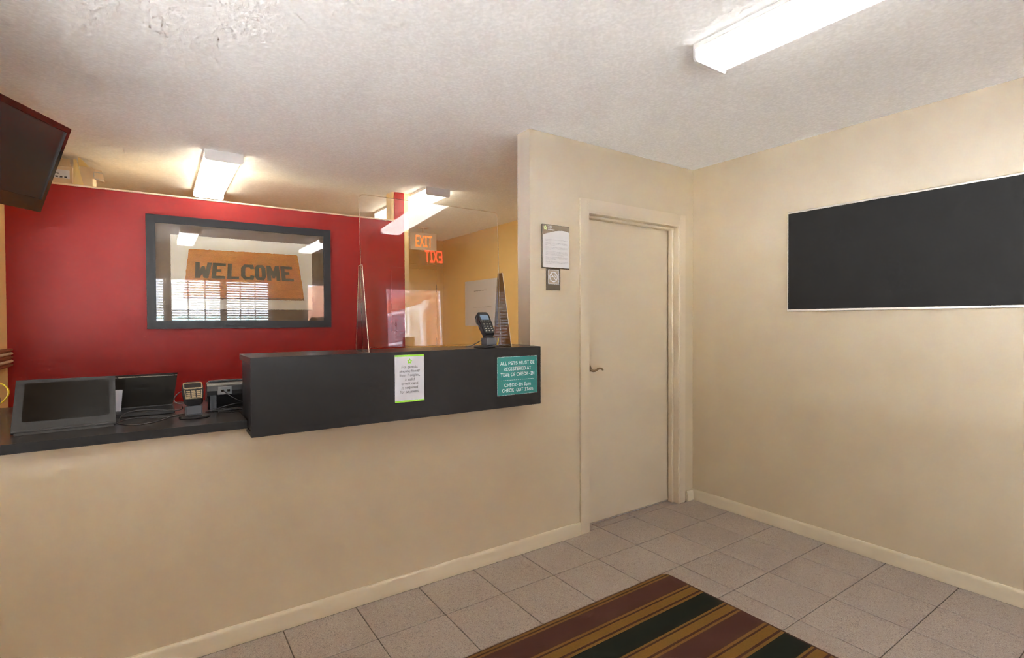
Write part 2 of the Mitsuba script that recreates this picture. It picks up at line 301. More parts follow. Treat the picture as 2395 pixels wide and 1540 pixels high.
# corridor door
d2 = 'door_2'; taken.add(d2); labels[d2] = {'kind': 'structure', 'label': 'yellow door at the end of the corridor below the exit sign'}
obj('casing', bx(2.31, 2.37, YC - 0.008, YC, 0, 2.1, 0.003), 'm_yellow', d2)
obj('casing', bx(3.18, 3.24, YC - 0.008, YC, 0, 2.1, 0.003), 'm_yellow', d2)
obj('casing', bx(2.37, 3.18, YC - 0.008, YC, 2.035, 2.1, 0.003), 'm_yellow', d2)
obj('slab', bx(2.35, 3.2, YC - 0.002, YC + 0.05, 0.004, 2.05), 'm_yellow', d2)
for z in (0.25, 1.05, 1.78): tag(obj('hinge', bx(3.176, 3.19, YC - 0.003, YC + 0.012, z - 0.05, z + 0.05, 0.001), 'm_black', d2), 'dark hinge')

# ------------------------------------------------------------------ back wall window and entrance door (seen in reflections)
w1 = 'window_1'; taken.add(w1); labels[w1] = {'kind': 'structure', 'label': 'window behind the camera, reflected in the framed picture'}
yy0, yy1 = YB - 0.085, YB - 0.045
fr = [bx(WX0, -0.44, yy0, yy1, WZ0, WZ1), bx(0.086, 0.187, yy0, yy1, WZ0, WZ1), bx(0.794, 0.884, yy0, yy1, WZ0, WZ1), bx(1.455, WX1, yy0, yy1, WZ0, WZ1)]
for a, b in ((-0.44, 0.086), (0.187, 0.794), (0.884, 1.455)): fr += [bx(a, b, yy0, yy1, WZ0, WZ0 + 0.05), bx(a, b, yy0, yy1, WZ1 - 0.045, WZ1)]
obj('frame', cat_(fr), 'm_vinylwhite', w1)
for x in (-0.09, 0.388, 0.601, 1.067, 1.273): obj('muntin', bx(x - 0.009, x + 0.009, yy0 + 0.008, yy1 - 0.008, WZ0 + 0.05, WZ1 - 0.045), 'm_vinylwhite', w1)
for a, b in ((-0.44, 0.086), (0.187, 0.794), (0.884, 1.455)):
    obj('pane', FRONT(sheet(sbox(a, WZ0 + 0.05, b, WZ1 - 0.045)), 0, YB - 0.065, 0), 'm_glass', w1)
bl = thing('window_blind', 'beige slatted blind over the window behind the camera, mirrored in the welcome picture', 'blind')
obj('headrail', bx(-0.49, 1.51, YB - 0.04, YB + 0.012, 1.965, 1.99, 0.003), 'm_blind', bl)
slat = mikit.ply(rot(bx(-0.98, 0.98, -0.022, 0.022, -0.0012, 0.0012), [1, 0, 0], 20), 'm_blind')
for k in range(27): put('slat', {**slat, 'to_world': T().translate([0.51, YB - 0.016, 1.945 - 0.037 * k])}, bl)
for x in (0.28, 0.70, 0.96, 1.38): obj('cord', cyl(0.0012, (x, YB + 0.008, 0.97), (x, YB + 0.008, 1.97), 6), 'm_blind', bl)
obj('bottom_rail', bx(-0.47, 1.49, YB - 0.035, YB + 0.005, 0.955, 0.97, 0.003), 'm_blind', bl)

def added_left_window(name, y0, y1, z0, z1, tilt, label, blabel):
    taken.add(name); labels[name] = {'kind': 'structure', 'label': label}; ym = (y0 + y1) / 2
    obj('frame', cat_([bx(XL - 0.085, XL - 0.045, y0, y0 + 0.05, z0, z1), bx(XL - 0.085, XL - 0.045, y1 - 0.05, y1, z0, z1), bx(XL - 0.085, XL - 0.045, ym - 0.025, ym + 0.025, z0, z1), bx(XL - 0.085, XL - 0.045, y0 + 0.05, y1 - 0.05, z0, z0 + 0.05), bx(XL - 0.085, XL - 0.045, y0 + 0.05, y1 - 0.05, z1 - 0.05, z1)]), 'm_vinylwhite', name)
    for a, b in ((y0 + 0.05, ym - 0.025), (ym + 0.025, y1 - 0.05)):
        m = sheet(sbox(a, z0 + 0.05, b, z1 - 0.05)); M = np.eye(4); M[:3, :3] = [[0, 0, 1], [1, 0, 0], [0, 1, 0]]; M[:3, 3] = (XL - 0.065, 0, 0); m.apply_transform(M); obj('pane', m, 'm_glass', name)
    bl = thing('window_blind', blabel, 'blind')
    obj('headrail', bx(XL - 0.03, XL + 0.012, y0, y1, z1 - 0.025, z1, 0.003), 'm_blind', bl)
    slat = mikit.ply(rot(bx(-0.023, 0.023, -(y1 - y0) / 2 + 0.01, (y1 - y0) / 2 - 0.01, -0.0008, 0.0008), [0, 1, 0], -tilt), 'm_blind')
    for k in range(int((z1 - z0 - 0.08) / 0.037)): put('slat', {**slat, 'to_world': T().translate([XL - 0.012, ym, z1 - 0.05 - 0.037 * k])}, bl)
added_left_window('window_2', LY0, LY1, LZ0, LZ1, 44, 'unseen lobby window added to let daylight onto the ceiling', 'added beige blind on the unseen lobby window, slats tilted to send daylight upwards')  # unseen, added with its blind to throw daylight onto the lobby ceiling
added_left_window('window_3', OY0, OY1, OZ0, OZ1, 40, 'unseen office window behind the low counter, added to brighten the ceiling there', 'added beige blind on the unseen office window behind the low counter, slats tilted to send daylight upwards')  # unseen, added with its blind to brighten the ceiling behind the counter
d3 = 'door_3'; taken.add(d3); labels[d3] = {'kind': 'structure', 'label': 'glass entrance door behind the camera, reflected in the clear shield'}
obj('frame', cat_([bx(EX0, EX0 + 0.09, YB - 0.075, YB - 0.03, 0, EZ), bx(EX1 - 0.09, EX1, YB - 0.075, YB - 0.03, 0, EZ), bx(EX0 + 0.09, EX1 - 0.09, YB - 0.075, YB - 0.03, 1.93, EZ), bx(EX0 + 0.09, EX1 - 0.09, YB - 0.075, YB - 0.03, 0, 0.22)]), 'm_vinylwhite', d3)
obj('pane', FRONT(sheet(sbox(EX0 + 0.09, 0.22, EX1 - 0.09, 1.93)), 0, YB - 0.052, 0), 'm_glass', d3)
obj('push_bar', bx(EX0 + 0.05, EX1 - 0.05, YB - 0.03, YB - 0.005, 1.0, 1.06, 0.006), 'm_silver', d3)
nt = tag(obj('door_notice', bx(2.22, 2.36, YB - 0.0505, YB - 0.0498, 1.30, 1.41), 'm_paper'), 'white notice stuck to the glass of the entrance door', 'notice')

# ------------------------------------------------------------------ outdoors (seen in reflections and through the window)
struct('ground_pavement', cat_([bx(XL - 0.15, 9, -3.0, YB - 0.12, -0.16, -0.06), bx(-3.5, XL - 0.15, -3.0, 5.0, -0.16, -0.06)]), 'm_concrete', 'concrete walkway outside the entrance, with an added strip at the left that bounces sunlight indoors')  # left strip added to bounce sunlight up through the left windows
struct('ground_parking', cat_([bx(-20, 20, -30, -3.0, -0.26, -0.16), bx(-20, -3.5, -3.0, 12, -0.26, -0.16)]), 'm_asphalt', 'asphalt parking area outside')
struct('canopy_soffit', bx(2.7, 4.4, -6.5, YB - 0.12, 2.42, 2.52), 'm_soffit', 'pale canopy soffit over the entrance')
bw = thing('brick_wing', 'brick wing of the building outside the glass door, with white trimmed window', 'building')
obj('wall', bx(4.0, 4.4, -15.0, -2.2, -0.16, 2.42), 'm_brick', bw)
def ywin(y0, y1, z0, z1):
    f = obj('window', cat_([bx(3.95, 4.0, y0, y1, z0, z0 + 0.07), bx(3.95, 4.0, y0, y1, z1 - 0.07, z1), bx(3.95, 4.0, y0, y0 + 0.07, z0 + 0.07, z1 - 0.07), bx(3.95, 4.0, y1 - 0.07, y1, z0 + 0.07, z1 - 0.07),
                            bx(3.96, 4.0, y0 + 0.07, y1 - 0.07, (z0 + z1) / 2 - 0.02, (z0 + z1) / 2 + 0.02), bx(3.965, 3.995, (y0 + y1) / 2 - 0.012, (y0 + y1) / 2 + 0.012, z0 + 0.07, z1 - 0.07)]), 'm_vinylwhite', bw)
    tag(obj('pane', bx(3.985, 3.992, y0 + 0.07, y1 - 0.07, z0 + 0.07, z1 - 0.07), 'm_slate', f), 'dark pane')
ywin(-5.6, -4.38, 0.9, 2.16)
ywin(-10.7, -8.95, 0.9, 1.98)
ywin(-13.6, -11.8, 0.9, 1.98)
f = obj('door_frame', cat_([bx(3.93, 4.0, -4.28, -4.18, -0.06, 2.17), bx(3.93, 4.0, -3.72, -3.62, -0.06, 2.17), bx(3.93, 4.0, -4.18, -3.72, 2.07, 2.17)]), 'm_vinylwhite', bw)
tag(obj('door_panel', bx(3.97, 3.995, -4.18, -3.72, -0.06, 2.07), 'm_taupe', f), 'taupe door')
wl = tag(obj('wall_lamp', bx(3.9, 4.0, -3.53, -3.42, 2.05, 2.21, 0.01), 'm_vinylwhite'), 'white box lamp on the brick wall outside', 'lamp')
fb = thing('perimeter_wall', 'low pale wall with a teal band at the far side of the parking area', 'wall')
obj('wall', bx(-14, 16, -19, -18.6, -0.26, 1.2), 'm_stucco', fb); tag(obj('band', bx(-14, 16, -19.05, -18.55, 1.2, 1.62), 'm_tealpaint', fb), 'teal band')

# ------------------------------------------------------------------ ceiling lights
def ceiling_light(x0, x1, y0, y1, label, radiance):
    t = thing('ceiling_light', label, 'ceiling light', 'wraparound ceiling lights')
    xm = (x0 + x1) / 2
    obj('housing', bx(x0 - 0.002, x1 + 0.002, y0 + 0.006, y1 - 0.006, H - 0.02, H, 0.002), 'm_fixture', t)
    prof = [(x0 + 0.004, H - 0.021), (x0 + 0.012, H - 0.046), (x0 + 0.026, H - 0.061), (xm, H - 0.065), (x1 - 0.026, H - 0.061), (x1 - 0.012, H - 0.046), (x1 - 0.004, H - 0.021)]
    k = obj('lens', prism_y(prof, y0 + 0.010, y1 - 0.010), 'm_white', t); scene[k]['emitter'] = emit(radiance)
    tag(k, 'glowing ribbed lens')
    cap = [(x0, H), (x0, H - 0.056), (x0 + 0.012, H - 0.066), (x1 - 0.012, H - 0.066), (x1, H - 0.056), (x1, H)]
    for a in (y0, y1 - 0.010): obj('end_cap', prism_y(cap, a, a + 0.010), 'm_capgrey', t)
    return t
ceiling_light(1.79, 2.0, 0.09, 1.31, 'ceiling light at the upper right, nearest the large wall screen', LOBBY)
ceiling_light(0.24, 0.45, 0.05, 1.27, 'ceiling light above the lobby, seen only mirrored at the top left of the welcome picture', LOBBY)
ceiling_light(0.268, 0.488, 3.83, 5.05, 'ceiling light above the red wall over the welcome picture', OFFICE)
ceiling_light(1.835, 2.055, 3.90, 5.12, 'ceiling light behind the clear shield, passing the post end of the red wall', OFFICE)
v = thing('ceiling_vent', 'louvred air vent in the lobby ceiling, mirrored in the welcome picture', 'vent')
obj('frame', cat_([bx(0.66, 1.10, 0.65, 0.69, H - 0.012, H), bx(0.66, 1.10, 1.03, 1.07, H - 0.012, H), bx(0.66, 0.70, 0.69, 1.03, H - 0.012, H), bx(1.06, 1.10, 0.69, 1.03, H - 0.012, H)]), 'm_fixture', v)
for k in range(9): obj('louvre', rot(bx(0.70, 1.06, -0.016, 0.016, -0.001, 0.001), [1, 0, 0], 30).apply_translation((0, 0.71 + 0.0375 * k, H - 0.008)), 'm_fixture', v)

# ------------------------------------------------------------------ counters
lc = thing('low_counter', 'low black laminate counter on the half wall at the left', 'counter')
obj('worktop', cat_([bx(XL + 0.005, 0.30, 2.335, 3.08, 0.903, 0.937, 0.0015), bx(XL + 0.005, -0.25, 3.08, 3.35, 0.903, 0.937, 0.0015), bx(0.30, 1.0, 2.492, 3.08, 0.903, 0.937)]), 'm_lamtop', lc)
obj('edge_strip', bx(XL + 0.005, 0.2985, 2.3335, 2.3352, 0.9035, 0.9365), 'm_laminate', lc)
obj('support_panel', bx(-0.7, 0.29, 3.04, 3.06, 0.0, 0.903), 'm_laminate', lc)
rc = thing('raised_counter', 'raised black laminate transaction counter that carries the clear shield', 'counter')
ZT, XA, XB = 1.195, 0.302, 1.738
obj('front_panel', bx(XA, XB, 2.25, 2.268, 0.879, ZT - 0.0005, 0.001), 'm_laminate', rc)
obj('countertop', cat_([bx(XA, XB, 2.268, 2.575, ZT - 0.026, ZT, 0.0015), bx(XB, 1.779, 2.405, 2.575, ZT - 0.026, ZT)]), 'm_lamtop', rc)
obj('side_panel', bx(XA, XA + 0.018, 2.268, 2.49, 0.905, ZT - 0.026, 0.001), 'm_laminate', rc)
obj('side_panel', bx(XB - 0.018, XB, 2.268, 2.40, 0.879, ZT - 0.026, 0.001), 'm_laminate', rc)
obj('back_panel', bx(XA + 0.018, 1.776, 2.47, 2.49, 0.902, ZT - 0.026), 'm_laminate', rc)
obj('bottom_panel', bx(XA + 0.002, XB - 0.02, 2.27, 2.40, 0.879, 0.897), 'm_laminate', rc)

# signs on the raised counter
YS = 2.2498
s1 = thing('payment_sign', 'small white sign with lime edges about credit card payment on the black counter', 'sign')
x0, x1, z0, z1 = 0.895, 1.040, 0.961, 1.180; xm = (x0 + x1) / 2
obj('panel', bx(x0, x1, YS - 0.003, YS, z0, z1, 0.0006), 'm_paper', s1)
for a, b in ((z0, z0 + 0.008), (z1 - 0.008, z1)): tag(obj('edge_band', bx(x0, x1, YS - 0.0036, YS - 0.003, a, b), 'm_lime', s1), 'lime band')
tag(obj('star_emblem', FRONT(ext(star(0.0125, 0.62).buffer(0.0008).difference(star(0.006, 0.5)), 0.0005), xm, YS - 0.003, z1 - 0.03), 'm_lime', s1), 'pale green star emblem')
L = []
for k, s in enumerate(['For guests', 'staying fewer', 'than 7 nights,', 'a valid', 'credit card', 'is required', 'for payment.']):
    L.append(FRONT(text(s, 0.0118, 0.0005), xm, YS - 0.003, z1 - 0.062 - k * 0.0192))
tag(obj('lettering', cat_(L), 'm_ink', s1), 'dark grey lettering')
s2 = thing('pets_sign', 'teal sign with white lettering about pets and check-in times on the black counter', 'sign')
x0, x1, z0, z1 = 1.452, 1.711, 0.944, 1.146; xm = (x0 + x1) / 2
obj('panel', bx(x0, x1, YS - 0.003, YS, z0, z1, 0.0006), 'm_teal', s2)
e = 0.0012
tag(obj('border', cat_([bx(x0, x1, YS - 0.0033, YS - 0.003, z1 - e, z1), bx(x0, x1, YS - 0.0033, YS - 0.003, z0, z0 + e), bx(x0, x0 + e, YS - 0.0033, YS - 0.003, z0, z1), bx(x1 - e, x1, YS - 0.0033, YS - 0.003, z0, z1)]), 'm_white', s2), 'thin white border')
L = []
for s, zz, ww in (('ALL PETS MUST BE', 1.103, 0.222), ('REGISTERED AT', 1.073, 0.178), ('TIME OF CHECK-IN', 1.043, 0.218), ('CHECK-IN 3pm', 0.988, 0.172), ('CHECK-OUT 11am', 0.960, 0.200)):
    L.append(FRONT(text(s, 0.0175, 0.0005, True, width=ww), xm, YS - 0.003, zz))
for k in range(16): L.append(bx(xm - 0.109 + k * 0.0137, xm - 0.1 + k * 0.0137, YS - 0.0035, YS - 0.003, 1.021, 1.0235))
tag(obj('lettering', cat_(L), 'm_white', s2), 'white lettering and a dashed line')

# ------------------------------------------------------------------ clear acrylic shield on the raised counter
sh = thing('acrylic_shield', 'clear acrylic sneeze shield with two tapered feet standing on the raised counter', 'shield')
aa, bb = math.radians(0.21), math.radians(2.5)
ny = np.array([math.sin(aa) * math.cos(bb), -math.cos(aa) * math.cos(bb), math.sin(bb)])
ex = np.array([math.cos(aa), math.sin(aa), 0]); ey = np.cross(ny, ex); P0 = np.array([1.18, 2.39, 1.197])
PM = np.eye(4); PM[:3, 0], PM[:3, 1], PM[:3, 2], PM[:3, 3] = ex, ey, ny, P0
pane = unary_union([rrect(0.778, 0.74, 0.022, 0.003, 0.371), sbox(-0.386, 0.0, 0.392, 0.03)])
pane = pane.difference(rrect(0.70, 0.028, 0.012, -0.005, 0.0))
m = sheet(pane); m.apply_transform(PM); obj('pane', m, 'm_acrylic', sh)
rim = pane.difference(pane.buffer(-0.0012)); m = ext(rim, 0.003); m.apply_translation((0, 0, -0.0032)); m.apply_transform(PM)
tag(obj('pane_edge', m, 'm_acrylicedge', sh), 'bright polished edge')
for xw, wz in ((0.79, 1.60), (1.572, 1.60)):
    foot = Polygon([(2.293, ZT), (2.478, ZT), (2.425, wz), (2.377, wz)])
    m = sheet(foot); M = np.eye(4); M[:3, :3] = [[0, 0, 1], [1, 0, 0], [0, 1, 0]]; M[:3, 3] = (xw, 0, 0); m.apply_transform(M)
    fk = obj('foot', m, 'm_reflection_tint', sh); tag(fk, 'tapered foot, tinted dark in place of its reflections')
    m = ext(foot.difference(foot.buffer(-0.0016, join_style=2)), 0.003); m.apply_transform(M); m.apply_translation((0.0002, 0, 0))
    tag(obj('foot_edge', m, 'm_acrylicedge', fk), 'bright polished edge')

# ------------------------------------------------------------------ card terminals
def terminal(name, label, base, hx, hy0, hz0, hy1, hz1, gold):
    t = thing(name, label, 'card terminal', 'card terminals on round stands')
    bxx, byy, bz = base
    obj('base', move(trimesh.creation.revolve([(0, 0), (0.056, 0), (0.058, 0.004), (0.054, 0.009), (0.03, 0.013), (0, 0.013)], sections=40), bxx, byy, bz), 'm_black', t, smooth=40)
    w = 0.036
    obj('stand', hull([(hx + sx * 0.031, y, z) for sx in (-1, 1) for (y, z) in ((byy - 0.022, bz + 0.012), (byy + 0.03, bz + 0.012), (byy + 0.03, bz + 0.05), (byy - 0.018, bz + 0.05))]), 'm_darkgrey', t)
    obj('stand_face', bx(hx - 0.028, hx + 0.028, byy - 0.026, byy - 0.02, bz + 0.016, bz + 0.052, 0.002), 'm_slate', t)
    # head, drawn flat: u across, v up the face, thickness behind
    d = np.array([0, hy1 - hy0, hz1 - hz0]); Ln = np.linalg.norm(d); vv = d / Ln; uu = np.array([1.0, 0, 0]); nn = np.cross(uu, vv)
    M = np.eye(4); M[:3, 0], M[:3, 1], M[:3, 2], M[:3, 3] = uu, vv, nn, (hx, hy0, hz0)
    def lay(m, w=0.0): m = m.copy(); m.apply_translation((0, 0, w)); m.apply_transform(M); return m
    out = Polygon([(-0.026, 0), (0.026, 0), (0.034, Ln * 0.12), (0.038, Ln * 0.5), (0.038, Ln * 0.88), (0.024, Ln), (-0.024, Ln), (-0.038, Ln * 0.88), (-0.038, Ln * 0.5), (-0.034, Ln * 0.12)])
    bd = obj('body', cat_([lay(ext(out, 0.024), -0.03), lay(ext(out.buffer(-0.003), 0.006), -0.006)]), 'm_black', t)
    tag(obj('screen', lay(ext(rrect(0.05, Ln * 0.22, 0.002, 0, Ln * 0.74), 0.0006)), 'm_lcd' if not gold else 'm_blackgloss', t), 'lit blue display' if not gold else 'dark display')
    if gold:
        tag(obj('display_bezel', lay(ext(rrect(0.07, Ln * 0.34, 0.006, 0, Ln * 0.74).difference(rrect(0.062, Ln * 0.27, 0.004, 0, Ln * 0.75)), 0.0025)), 'm_gold', t), 'shiny gold edged bezel')
        tag(obj('keypad_bezel', lay(ext(Polygon([(-0.032, Ln * 0.5), (0.032, Ln * 0.5), (0.029, Ln * 0.04), (-0.029, Ln * 0.04)]).difference(Polygon([(-0.029, Ln * 0.5), (0.029, Ln * 0.5), (0.026, Ln * 0.07), (-0.026, Ln * 0.07)])), 0.0015)), 'm_gold', t), 'gold edge around the keys')
    for r in range(4):
        for c in range(3):
            w2, h2 = (0.0145, 0.0065) if gold else (0.008, 0.0045)
            obj('key', lay(ext(rrect(w2, h2, 0.0015, (c - 1) * 0.0185, Ln * (0.13 + 0.1 * r)), 0.0016)), 'm_gold' if gold else 'm_key', t)
    for c in range(4): obj('function_key', lay(ext(rrect(0.007, 0.003, 0.001, (c - 1.5) * 0.014, Ln * 0.575), 0.0012)), 'm_key', t)
    # neck between the stand and the body
    obj('neck', hull([(hx + sx * 0.022, y, z) for sx in (-1, 1) for (y, z) in ((byy - 0.014, bz + 0.045), (byy + 0.026, bz + 0.045), ((hy0 * 0.72 + hy1 * 0.28) + 0.012, hz0 * 0.72 + hz1 * 0.28 - 0.012), ((hy0 * 0.4 + hy1 * 0.6) + 0.02, hz0 * 0.4 + hz1 * 0.6 - 0.02))]), 'm_black', t)
    return t
terminal('card_terminal', 'black card terminal with blue display on the raised counter beside the clear shield', (1.418, 2.315, ZT), 1.447, 2.302, 1.268, 2.386, 1.385, False)
terminal('card_terminal', 'black card terminal with gold edged keypad on the low counter', (0.128, 2.535, 0.937), 0.124, 2.495, 1.018, 2.60, 1.082, True)
ys = tag(obj('yellow_tag', hull([(1.478, 2.285, ZT + 0.014), (1.483, 2.285, ZT + 0.014), (1.484, 2.286, ZT + 0.05), (1.488, 2.286, ZT + 0.05), (1.478, 2.291, ZT + 0.014), (1.488, 2.292, ZT + 0.05)]), 'm_yellowcable', 'card_terminal'), 'yellow tag')

# ------------------------------------------------------------------ tablet kiosk
tk = thing('tablet_kiosk', 'dark grey sloped tablet stand on the low counter at the left', 'tablet stand')
cnr = {'bl': np.array([-0.428, 2.495, 0.952]), 'br': np.array([-0.134, 2.515, 0.952]), 'tl': np.array([-0.428, 2.60, 1.124]), 'tr': np.array([-0.139, 2.615, 1.122])}
def KP(u, v, w=0.0):
    a = cnr['bl'] * (1 - u) + cnr['br'] * u; b = cnr['tl'] * (1 - u) + cnr['tr'] * u
    n = np.cross(cnr['br'] - cnr['bl'], cnr['tl'] - cnr['bl']); n /= np.linalg.norm(n)
    return a * (1 - v) + b * v + n * w
def kmesh(poly, t0, t1):
    m = ext(poly, t1 - t0); V = np.array([KP(x, y, z + t0) for x, y, z in m.vertices]); return trimesh.Trimesh(V, m.faces, process=False)
face = Polygon([(0, 0), (1, 0), (1, 1), (0, 1)])
obj('faceplate', kmesh(face, -0.004, 0.0), 'm_kiosk', tk)
obj('lip', tube([KP(0.002, 0.0, -0.008), KP(0.998, 0.0, -0.008)], 0.009, k=14, smooth=False), 'm_kiosk', tk, smooth=40)
obj('stand', hull([KP(0.03, 0.0, -0.004), KP(0.97, 0.0, -0.004), KP(0.03, 0.98, -0.004), KP(0.97, 0.98, -0.004), (-0.42, 2.49, 0.937), (-0.14, 2.51, 0.937), (-0.41, 2.67, 0.937), (-0.145, 2.68, 0.937)]), 'm_kiosk', tk)
scr = sbox(0.085, 0.16, 0.935, 0.93).buffer(0).buffer(-0.03).buffer(0.03)
s = obj('tablet', kmesh(scr, 0.0, 0.0006), 'm_tablet', tk); tag(s, 'black tablet screen')
obj('home_button', kmesh(Point(0.91, 0.545).buffer(0.010), 0.0006, 0.001), 'm_black', s)

# ------------------------------------------------------------------ laptop
lp = thing('laptop', 'black laptop with opened lid behind the tablet stand on the low counter', 'laptop')
lid = [(-0.25, 0.96), (0.058, 0.962), (0.077, 1.106), (-0.25, 1.106)]
def lidp(pts, y0, y1):
    m = prism_y(pts, y0, y1); v = np.array(m.vertices); v[:, 1] += (1.106 - v[:, 2]) * 0.25; m.vertices = v; return m
obj('lid', lidp(lid, 2.80, 2.812), 'm_blackgloss', lp)
tag(obj('highlight_strip', lidp([(-0.25, 1.0945), (0.0755, 1.0945), (0.0758, 1.0985), (-0.25, 1.0985)], 2.797, 2.80), 'm_silver', lp), 'silver line standing in for the highlight on the lid bevel')  # pale strip in place of the light caught by the lid bevel
for x in (-0.145, 0.062): obj('lid_clip', lidp([(x, 1.09), (x + 0.004, 1.09), (x + 0.0045, 1.106), (x + 0.0005, 1.106)], 2.7955, 2.80), 'm_black', lp)
obj('base', bx(-0.25, 0.062, 2.70, 2.87, 0.937, 0.955, 0.003), 'm_black', lp)
obj('hinge', cyl(0.006, (-0.24, 2.842, 0.957), (0.055, 2.842, 0.957), 12), 'm_darkgrey', lp, smooth=40)
tag(obj('paper_slip', bx(-0.146, -0.118, 2.775, 2.777, 1.02, 1.045), 'm_paper'), 'tiny white paper slip between the tablet stand and the laptop', 'paper')
scene['paper_slip'] = mikit.ply(hull([(-0.15, 2.77, 0.956), (-0.13, 2.77, 0.956), (-0.15, 2.772, 0.956), (-0.13, 2.772, 0.956), (-0.15, 2.78, 1.047), (-0.123, 2.78, 1.046), (-0.15, 2.782, 1.047), (-0.123, 2.782, 1.046)]), 'm_paper')

# ------------------------------------------------------------------ desk phone, seen from behind
dp = thing('desk_phone', 'black desk phone seen from behind with grey cable sockets, beside the raised counter', 'phone')
obj('body', prism_x([(2.64, 1.012), (2.632, 1.03), (2.638, 1.05), (2.655, 1.06), (2.72, 1.062), (2.76, 0.98), (2.75, 0.97), (2.66, 1.0)], 0.181, 0.345), 'm_darkgrey', dp, smooth=35)
obj('rear_panel', hull([(x, y, z) for x in (0.186, 0.34) for (y, z) in ((2.648, 1.014), (2.66, 1.014), (2.70, 0.94), (2.69, 0.94))]), 'm_black', dp)
tag(obj('stand_leg', hull([(x, y, z) for x in (0.192, 0.217) for (y, z) in ((2.645, 1.012), (2.65, 1.012), (2.646, 0.938), (2.66, 0.938))]), 'm_slate', dp), 'slate grey stand leg')
po = obj('socket_panel', bx(0.220, 0.276, 2.629, 2.636, 1.012, 1.048, 0.001), 'm_port', dp); tag(po, 'grey panel of cable sockets')
for x in (0.234, 0.258): obj('socket', bx(x, x + 0.011, 2.6275, 2.6295, 1.024, 1.034), 'm_blackgloss', po)
obj('handset', tube([(0.19, 2.70, 1.064), (0.26, 2.70, 1.066), (0.335, 2.70, 1.064)], [0.007, 0.006, 0.007], k=12), 'm_darkgrey', dp, smooth=40)
obj('foot', bx(0.2, 0.33, 2.63, 2.80, 0.937, 0.95, 0.003), 'm_black', dp)

# cables on the low counter
def cable(name, P, r, m, label): tag(obj(name, tube(P, r, n=60), m, smooth=True), label, 'cable')
zc = 0.9395
cable('cable', [(-0.13, 2.60, zc), (-0.02, 2.69, 0.962), (0.06, 2.675, zc + 0.014), (0.086, 2.60, 0.978)], 0.0022, 'm_cable', 'black cable arching from the laptop to the gold edged terminal')
cable('cable', [(-0.132, 2.55, zc), (-0.04, 2.475, zc), (0.03, 2.56, zc), (0.07, 2.63, zc), (0.14, 2.64, zc)], 0.0022, 'm_cable', 'black cable looping on the low counter in front of the laptop')
cable('cable', [(-0.13, 2.58, zc), (-0.05, 2.64, zc), (0.02, 2.60, zc), (0.075, 2.612, zc)], 0.0022, 'm_cable', 'black cable lying behind the loop, between the tablet stand and the terminal')
cable('cable', [(0.088, 2.575, 1.045), (0.064, 2.565, 1.03), (0.058, 2.55, 1.008), (0.07, 2.545, 1.0), (0.095, 2.54, 1.004)], 0.0022, 'm_cable', 'short black lead looping at the left side of the gold edged terminal')
cable('cable', [(0.245, 2.62, 1.028), (0.27, 2.60, 1.005), (0.30, 2.60, 0.985), (0.33, 2.62, 0.97)], 0.0022, 'm_cable', 'black cable plugged into the sockets of the desk phone')
cable('cable', [(0.17, 2.60, 0.946), (0.21, 2.595, 0.955), (0.26, 2.595, 0.968), (0.30, 2.60, 0.972), (0.33, 2.61, 0.968)], 0.002, 'm_cable', 'black cable running from the gold edged terminal past the desk phone')
cable('cable', [(0.22, 2.60, zc), (0.27, 2.585, zc + 0.002), (0.32, 2.60, zc), (0.31, 2.622, zc + 0.006), (0.25, 2.615, zc + 0.004), (0.22, 2.605, zc + 0.006), (0.27, 2.59, zc + 0.009), (0.325, 2.605, zc + 0.008)], 0.0024, 'm_cable', 'coiled black cable at the foot of the desk phone')
cable('cable', [(1.412, 2.338, ZT + 0.036), (1.405, 2.36, ZT + 0.028), (1.385, 2.385, ZT + 0.012), (1.36, 2.41, ZT + 0.003)], 0.0022, 'm_cable', 'black cable leaving the blue display terminal to the left on the raised counter')
cable('cable', [(1.407, 2.372, 1.355), (1.395, 2.365, 1.335), (1.40, 2.35, 1.31), (1.42, 2.342, 1.295)], 0.002, 'm_cable', 'short black lead looping at the left side of the blue display terminal')
cable('network_cable', [(-0.72, 3.26, 1.06), (-0.66, 3.26, 1.072), (-0.61, 3.26, 1.068), (-0.575, 3.26, 1.05), (-0.562, 3.26, 1.02), (-0.575, 3.26, 0.985), (-0.62, 3.26, 0.95), (-0.66, 3.26, 0.941)], 0.0035, 'm_yellowcable', 'yellow cable looping up at the left end of the low counter')
cable('network_cable', [(-0.72, 3.24, 1.03), (-0.65, 3.24, 1.02), (-0.60, 3.24, 1.014), (-0.588, 3.24, 0.99), (-0.60, 3.24, 0.955), (-0.63, 3.24, 0.941)], 0.0028, 'm_greycable', 'grey cable looping inside the yellow cable')

# carved wooden band on the left wall
wb = thing('carved_band', 'brown carved wooden band with two bead rows on the tan wall at the left edge', 'ornament')
obj('board', bx(XL, XL + 0.022, 3.70, 4.19, 1.078, 1.185, 0.002), 'm_wood', wb)
for z in (1.082, 1.128, 1.172): obj('moulding', bx(XL + 0.022, XL + 0.03, 3.70, 4.19, z, z + 0.012, 0.002), 'm_wood', wb)
ball = mikit.ply(trimesh.creation.icosphere(1, 0.009), 'm_bead', smooth=True)
for z in (1.111, 1.156):
    for k in range(22): put('bead', {**ball, 'to_world': T().translate([XL + 0.024, 3.715 + k * 0.022, z])}, wb)

